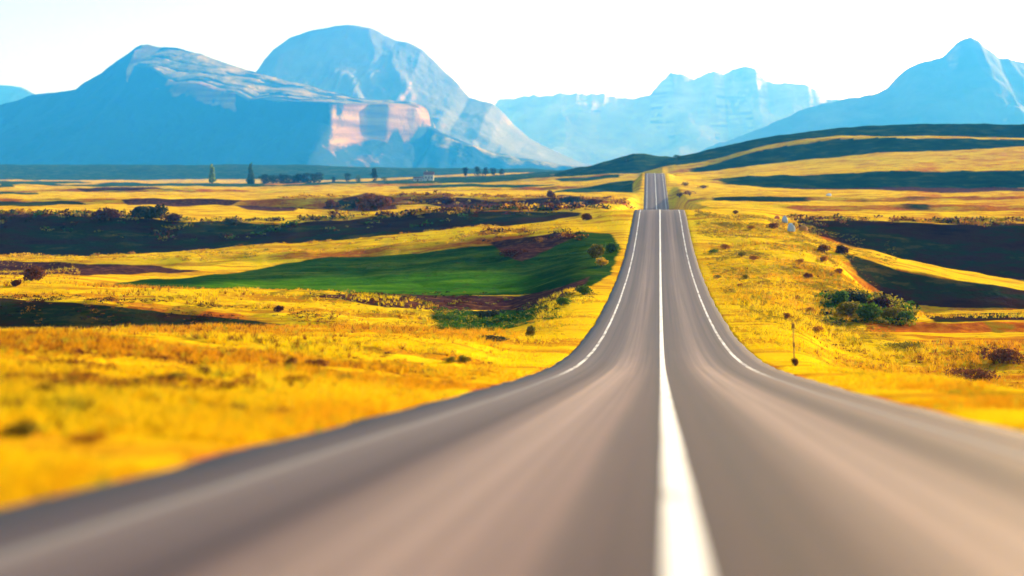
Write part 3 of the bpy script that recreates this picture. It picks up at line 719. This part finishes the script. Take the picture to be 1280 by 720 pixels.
shrub(714, 255, 24, 9, 'dark', "wide dark bush left of the distant road dip", g2)
shrub(738, 256, 16, 7, 'maroon', "low maroon bush next to the wide dark bush near the distant road", g2)
shrub(733, 276, 12, 8, 'brown', "small brown bush above the green field beside the road verge", g2)
shrub(690, 249, 10, 8, 'brown', "tiny russet bush in the scrub band nearest the distant road", g2)
g3 = "bushes around the green field"
shrub(745, 322, 18, 15, 'olive', "sunlit olive bush at the right tip of the green field", g3)
shrub(764, 316, 14, 12, 'green', "green bush on the verge above the right tip of the green field", g3)
shrub(752, 334, 14, 9, 'gold', "small golden bush below the sunlit olive bush by the green field", g3)
shrub(640, 322, 30, 9, 'maroon', "spreading dark bush on bare soil along the top of the green field", g3)
shrub(731, 369, 20, 11, 'green', "green bush in the gully bottom where it meets the road verge", g3)
shrub(704, 382, 20, 10, 'green', "second green bush down the gully from the road verge", g3)
shrub(560, 402, 34, 9, 'green', "wide green bush at the right foot of the golden mound", g3)
shrub(610, 398, 40, 9, 'dark', "dark green bush spreading across the gully below the field", g3)
shrub(47, 352, 28, 16, 'brown', "large brown bush on the golden bank at the far left", g3)
shrub(19, 359, 13, 8, 'maroon', "small dark bush low on the golden bank at the far left", g3)
shrub(348, 391, 10, 7, 'maroon', "lone small dark bush on top of the smooth golden mound", g3)
shrub(617, 428, 34, 7, 'dark', "low dark bush stretched along the verge under the gully", g3)
shrub(663, 423, 12, 14, 'olive', "upright olive bush standing on the left verge slope", g3)
g4 = "dark clumps in the near left meadow"
for px, py, w, h, tn, lb in [
    (12, 524, 34, 26, 'maroon', "darkest maroon clump at the left edge of the near meadow"),
    (52, 504, 26, 22, 'maroon', "maroon clump just right of the darkest one at the meadow edge"),
    (93, 494, 20, 18, 'brown', "brown clump standing apart above the left meadow"),
    (30, 546, 30, 20, 'olive', "olive clump nearest the road in the left corner of the meadow"),
    (113, 556, 40, 14, 'brown', "flat brown clump low in the meadow close to the blurred verge"),
    (255, 470, 14, 12, 'maroon', "small dark clump alone in the upper middle of the near meadow"),
    (262, 520, 26, 14, 'brown', "brown clump at the left of the close pair near the verge"),
    (298, 521, 28, 15, 'maroon', "darker clump at the right of the close pair near the verge"),
    (222, 478, 16, 10, 'olive', "olive clump in the upper meadow left of the small lone dark one"),
    (310, 482, 18, 14, 'brown', "slanting brown clump right of centre in the near meadow"),
    (365, 462, 14, 13, 'maroon', "dark clump on the meadow crest, left of two together"),
    (397, 460, 20, 11, 'maroon', "dark clump on the meadow crest, right of two together"),
    (372, 484, 24, 13, 'brown', "brown clump just below the two dark ones on the meadow crest"),
    (430, 480, 20, 8, 'olive', "faint olive clump at the right end of the meadow clumps"),
    (562, 456, 12, 8, 'olive', "small olive clump by the left verge, left of a pair"),
    (580, 454, 12, 9, 'olive', "small olive clump by the left verge, right of a pair")]:
    shrub(px, py, w * 1.15, h * .95, {'maroon': 'brown', 'brown': 'rust', 'olive': 'olive'}[tn] if px > 60 else tn, lb, g4, 500)
g5 = "shrubs scattered on the slope right of the road"
for px, py, w, h, tn, lb in [
    (1046, 384, 26, 20, 'green', "green bush at the upper left of the dense thicket on the right slope"),
    (1062, 398, 28, 20, 'olive', "olive bush at the lower left of the dense thicket"),
    (1072, 385, 26, 18, 'dark', "darkest bush in the heart of the dense thicket"),
    (1088, 402, 30, 20, 'green', "broad green bush at the bottom of the dense thicket"),
    (1100, 390, 26, 16, 'maroon', "maroon bush at the top of the dense thicket"),
    (1116, 399, 24, 14, 'olive', "olive bush at the right side of the dense thicket"),
    (1133, 402, 18, 12, 'green', "small green bush at the far right tip of the dense thicket"),
    (892, 318, 16, 8, 'green', "low green bush beside the right edge of the uphill road"),
    (907, 312, 13, 8, 'brown', "small brown bush just above the low green one by the road"),
    (920, 268, 9, 6, 'maroon', "tiny dark bush high on the right bank near the road crest"),
    (938, 288, 12, 6, 'brown', "small brown bush alone on the smooth upper right bank"),
    (927, 322, 14, 8, 'olive', "olive bush in the middle of the right bank, left of two"),
    (943, 325, 15, 8, 'brown', "brown bush in the middle of the right bank, right of two"),
    (965, 286, 18, 9, 'maroon', "dark bush beside the pale boulders on the right crest"),
    (999, 330, 12, 8, 'brown', "brown bush on the slope above the lone dark one"),
    (1010, 350, 13, 9, 'maroon', "lone dark bush midway between the road and the right hollow"),
    (1030, 315, 22, 12, 'maroon', "dark bush at the left rim of the right hollow"),
    (1053, 319, 18, 14, 'dark', "near-black bush where the golden ridge meets the right hollow"),
    (1028, 328, 16, 9, 'brown', "brown bush just below the left rim of the right hollow"),
    (1050, 342, 14, 8, 'brown', "brown bush on the edge of the lower right hollow"),
    (924, 361, 10, 8, 'brown', "small brown bush low on the right bank close to the road edge"),
    (932, 349, 10, 7, 'olive', "small olive bush just above the lowest one by the road edge"),
    (897, 349, 10, 6, 'olive', "tiny olive bush touching the right road edge on the climb"),
    (983, 399, 12, 9, 'brown', "brown bush right above the thin roadside post"),
    (1014, 391, 14, 8, 'brown', "brown bush between the thin post and the dense thicket"),
    (1020, 415, 24, 9, 'brown', "wide brown bush on the bank left of the orange strip")]:
    big = 'thicket' in lb and 'between' not in lb
    shrub(px, py, w * (1 if big else .8), h * (1 if big else .75), tn if big else {'maroon': 'brown', 'dark': 'maroon', 'brown': 'rust'}.get(tn, tn), lb, g5, 450)
g6 = "small bushes on the far right bank of the climbing road"
for px, py, w, h, tn, lb in [(850, 247, 12, 6, 'maroon', "small dark bush nearest the distant road on its right bank"),
    (862, 245, 14, 6, 'brown', "brown bush second from the distant road on its right bank"),
    (878, 236, 14, 5, 'maroon', "uppermost dark bush on the right bank of the distant road"),
    (856, 233, 8, 5, 'brown', "tiny brown bush high beside the distant road")]:
    shrub(px, py, w, h, tn, lb, g6, 250)
# right-hand meadow, blurred
shrub(1215, 478, 60, 16, 'brown', "wide rusty clump in the orange meadow at the right edge", "rusty clumps in the right meadow")
shrub(1250, 455, 50, 18, 'brown', "taller rusty clump behind the wide one at the right edge", "rusty clumps in the right meadow")
shrub(1130, 436, 40, 8, 'olive', "olive clump in the right meadow below the orange strip", "rusty clumps in the right meadow")

# trees on the far plain
g7 = "trees standing on the far plain"
tree(265, 1080, 26, 9, 'lime', "slim yellow-green tree alone on the plain at the left", g7, form='cone', bare=.2)
tree(313, 1020, 28, 11, 'green', "tall pointed tree at the left end of the dense grove", g7, 1000, form='cone', bare=.12)
for i, px in enumerate(np.linspace(329, 398, 18)):
    rg_ = random.Random(i)
    tree(px + rg_.uniform(-2, 2), 1010 + rg_.uniform(0, 22), 14 + rg_.uniform(-1.5, 2), 17, 'teal', "dark blue-green tree in the dense grove on the plain", "trees of the dense grove", 520, bare=0)
for px, hh, w, tn, lb in [(417, 10, 7, 'teal', "smallest dark tree just right of the dense grove"), (434, 14, 12, 'teal', "dark round tree second to the right of the grove"),
    (448, 11, 10, 'green', "low green tree between the dark round tree and the tall one"), (468, 20, 10, 'teal', "tall dark tree right of the grove and its low green neighbours"),
    (480, 8, 8, 'green', "tiny green tree at the foot of the tall dark one")]:
    tree(px, 1060, hh, w, tn, lb, g7, 500, bare=.1)
tree(582, 1080, 14, 10, 'teal', "lone dark tree on the plain to the right of the farmhouse", g7, 700, bare=.15)
for px, hh, w, lb in [(597, 14, 11, "dark tree at the left end of the row before the sloping ridge"), (607, 13, 11, "second tree in the row before the sloping ridge"), (617, 12, 10, "third tree in the row before the sloping ridge"), (627, 10, 10, "last and lowest tree in the row before the sloping ridge")]:
    tree(px, 1180, hh, w, 'teal', lb, g7, 500, bare=.1)
for px, Y_, hh, w, lb in [(846, 905, 9, 12, "round dark tree behind the far crest just right of the road"), (783, 930, 5, 10, "small dark tree on top of the knoll behind the crest")]:
    tree(px, Y_, hh, w, 'teal', lb, "trees behind the far road crest", 500, bare=.05)

# farmhouse on the plain
def box(x0, x1, y0, y1, z0, z1):
    return [(x0, y0, z0), (x1, y0, z0), (x1, y1, z0), (x0, y1, z0), (x0, y0, z1), (x1, y0, z1), (x1, y1, z1), (x0, y1, z1)], [(3, 2, 1, 0), (4, 5, 6, 7), (0, 1, 5, 4), (1, 2, 6, 5), (2, 3, 7, 6), (3, 0, 4, 7)]
def flat(name, col, rough=.8):
    m = NT(name); return m.done(m.mix(m.math('MULTIPLY', m.noise(2, 4, m.coords()), .5), col, tuple(x * .7 for x in col)), rough)
M_WALL = flat("cream_plaster", (.75, .68, .55)); M_ROOF = flat("brown_roof", (.20, .10, .07)); M_WIN = flat("dark_glass", (.03, .04, .05), .2)
def gable(w, d, z0, h, ov=.4):
    return [(-w - ov, -d - ov, z0), (w + ov, -d - ov, z0), (w + ov, d + ov, z0), (-w - ov, d + ov, z0), (-w - ov, 0, z0 + h), (w + ov, 0, z0 + h)], [(0, 1, 5, 4), (2, 3, 4, 5), (3, 0, 4), (1, 2, 5), (3, 2, 1, 0)]
def house(px, Y, w, d, wall, ridge, label, cat, chim=True):
    X = at(px, Y); root = empty("farmhouse" if chim else "barn", (X, Y, gz(X, Y) - .2), label, cat, "farm buildings on the plain", .15)
    link("wall", mesh_of("wall", [box(-w, w, -d, d, 0, wall)]), M_WALL, root, smooth=False)
    rf = link("roof", mesh_of("roof", [gable(w, d, wall + .003, ridge)]), M_ROOF, root, smooth=False)
    if chim: link("chimney", mesh_of("chimney", [box(-w * .5, -w * .5 + .8, -.4, .4, wall + ridge * .5, wall + ridge + 1.0)]), M_WALL, rf, smooth=False)
    for k in (-.55, .05, .6): link("window", mesh_of("window", [box(k * w - .5, k * w + .5, -d - .04, -d + .02, wall * .4, wall * .75)]), M_WIN, root, smooth=False)
    link("door", mesh_of("door", [box(-.3 * w, -.3 * w + 1, -d - .05, -d + .02, 0, 2.1)]), M_ROOF, root, smooth=False)
house(536, 1040, 4.2, 3.5, 5.5, 2.8, "small cream farmhouse on the plain below the cliff end", "house")
house(523, 1036, 4.0, 3.0, 2.6, 1.4, "low cream shed beside the farmhouse on the plain", "shed", False)

# pale boulders on the crest to the right, and one far white one
def boulder(px, py, wpx, hpx, label, col, group=None, Y=None):
    wpx, hpx = wpx * .8, hpx * .8; X, Yp, z = hit(px, py) if Y is None else (at(px, Y), Y, gz(at(px, Y), Y))
    w = wpx * Yp / F / 2; h = hpx * Yp / F
    th, ph = np.meshgrid(np.linspace(0, 2 * np.pi, 25), np.linspace(0, np.pi, 15))
    dx, dy, dz = np.sin(ph) * np.cos(th), np.sin(ph) * np.sin(th), np.cos(ph)
    r_ = 1 + .28 * fbm(dx * 1.7 + px, dy * 1.7 + dz * 1.3, 3, 3) 
    me = grid_mesh("boulder", dx * r_ * w, dy * r_ * w * .8, np.maximum(dz * r_, -.3) * h * .77 + h * .23)
    o = link("boulder", me, col, smooth=False); o.location = (X, Yp, z - .05 * h); props(o, label, "boulder", group)
M_ROCK = flat("pale_rock", (.42, .52, .55)); M_REDROCK = flat("red_rock", (.50, .16, .09)); M_WROCK = flat("white_rock", (.75, .78, .8))
gb = "boulders on the crest right of the road"
boulder(989, 290, 12, 14, "pale blue-grey boulder on the crest, lower and larger of the pale pair", M_ROCK, gb)
boulder(981, 280, 9, 11, "pale blue-grey boulder on the crest, upper and smaller of the pale pair", M_ROCK, gb)
boulder(971, 274, 8, 5, "small reddish boulder left of the pale pair on the crest", M_REDROCK, gb)
boulder(1004, 289, 14, 9, "low brown boulder at the right end of the crest boulders", flat("brown_rock", (.45, .22, .06)), gb)
boulder(1036, 245, 9, 4, "tiny white boulder on the golden strip far to the right", M_WROCK)

# thin roadside post
X, Yp, z = hit(993, 456)
pt = empty("marker_post", (X, Yp, z - .1), "thin weathered post leaning on the right grass verge", "post", None)
hp = 55 * Yp / F; wd = .035
link("post", mesh_of("post", [tube([(0, 0, 0), (-.03, 0, hp * .5), (-.06, 0, hp)], [wd, wd * .9, wd * .75], 8)]), flat("weathered_wood", (.42, .28, .05)), pt)
for f_, s_ in ((.93, 1.6), (.5, 1.3)):
    link("reflector", mesh_of("reflector", [box(-.06 * f_ - wd * s_, -.06 * f_ + wd * s_, -wd * 1.5, wd * 1.3, hp * (f_ - .05), hp * (f_ + .05))]), flat("dull_brown_plate", (.30, .18, .03)), pt, smooth=False)
shrub(994, 458, 9, 11, 'brown', "small brown weed clump at the foot of the thin post", None, 200, cat="weed")
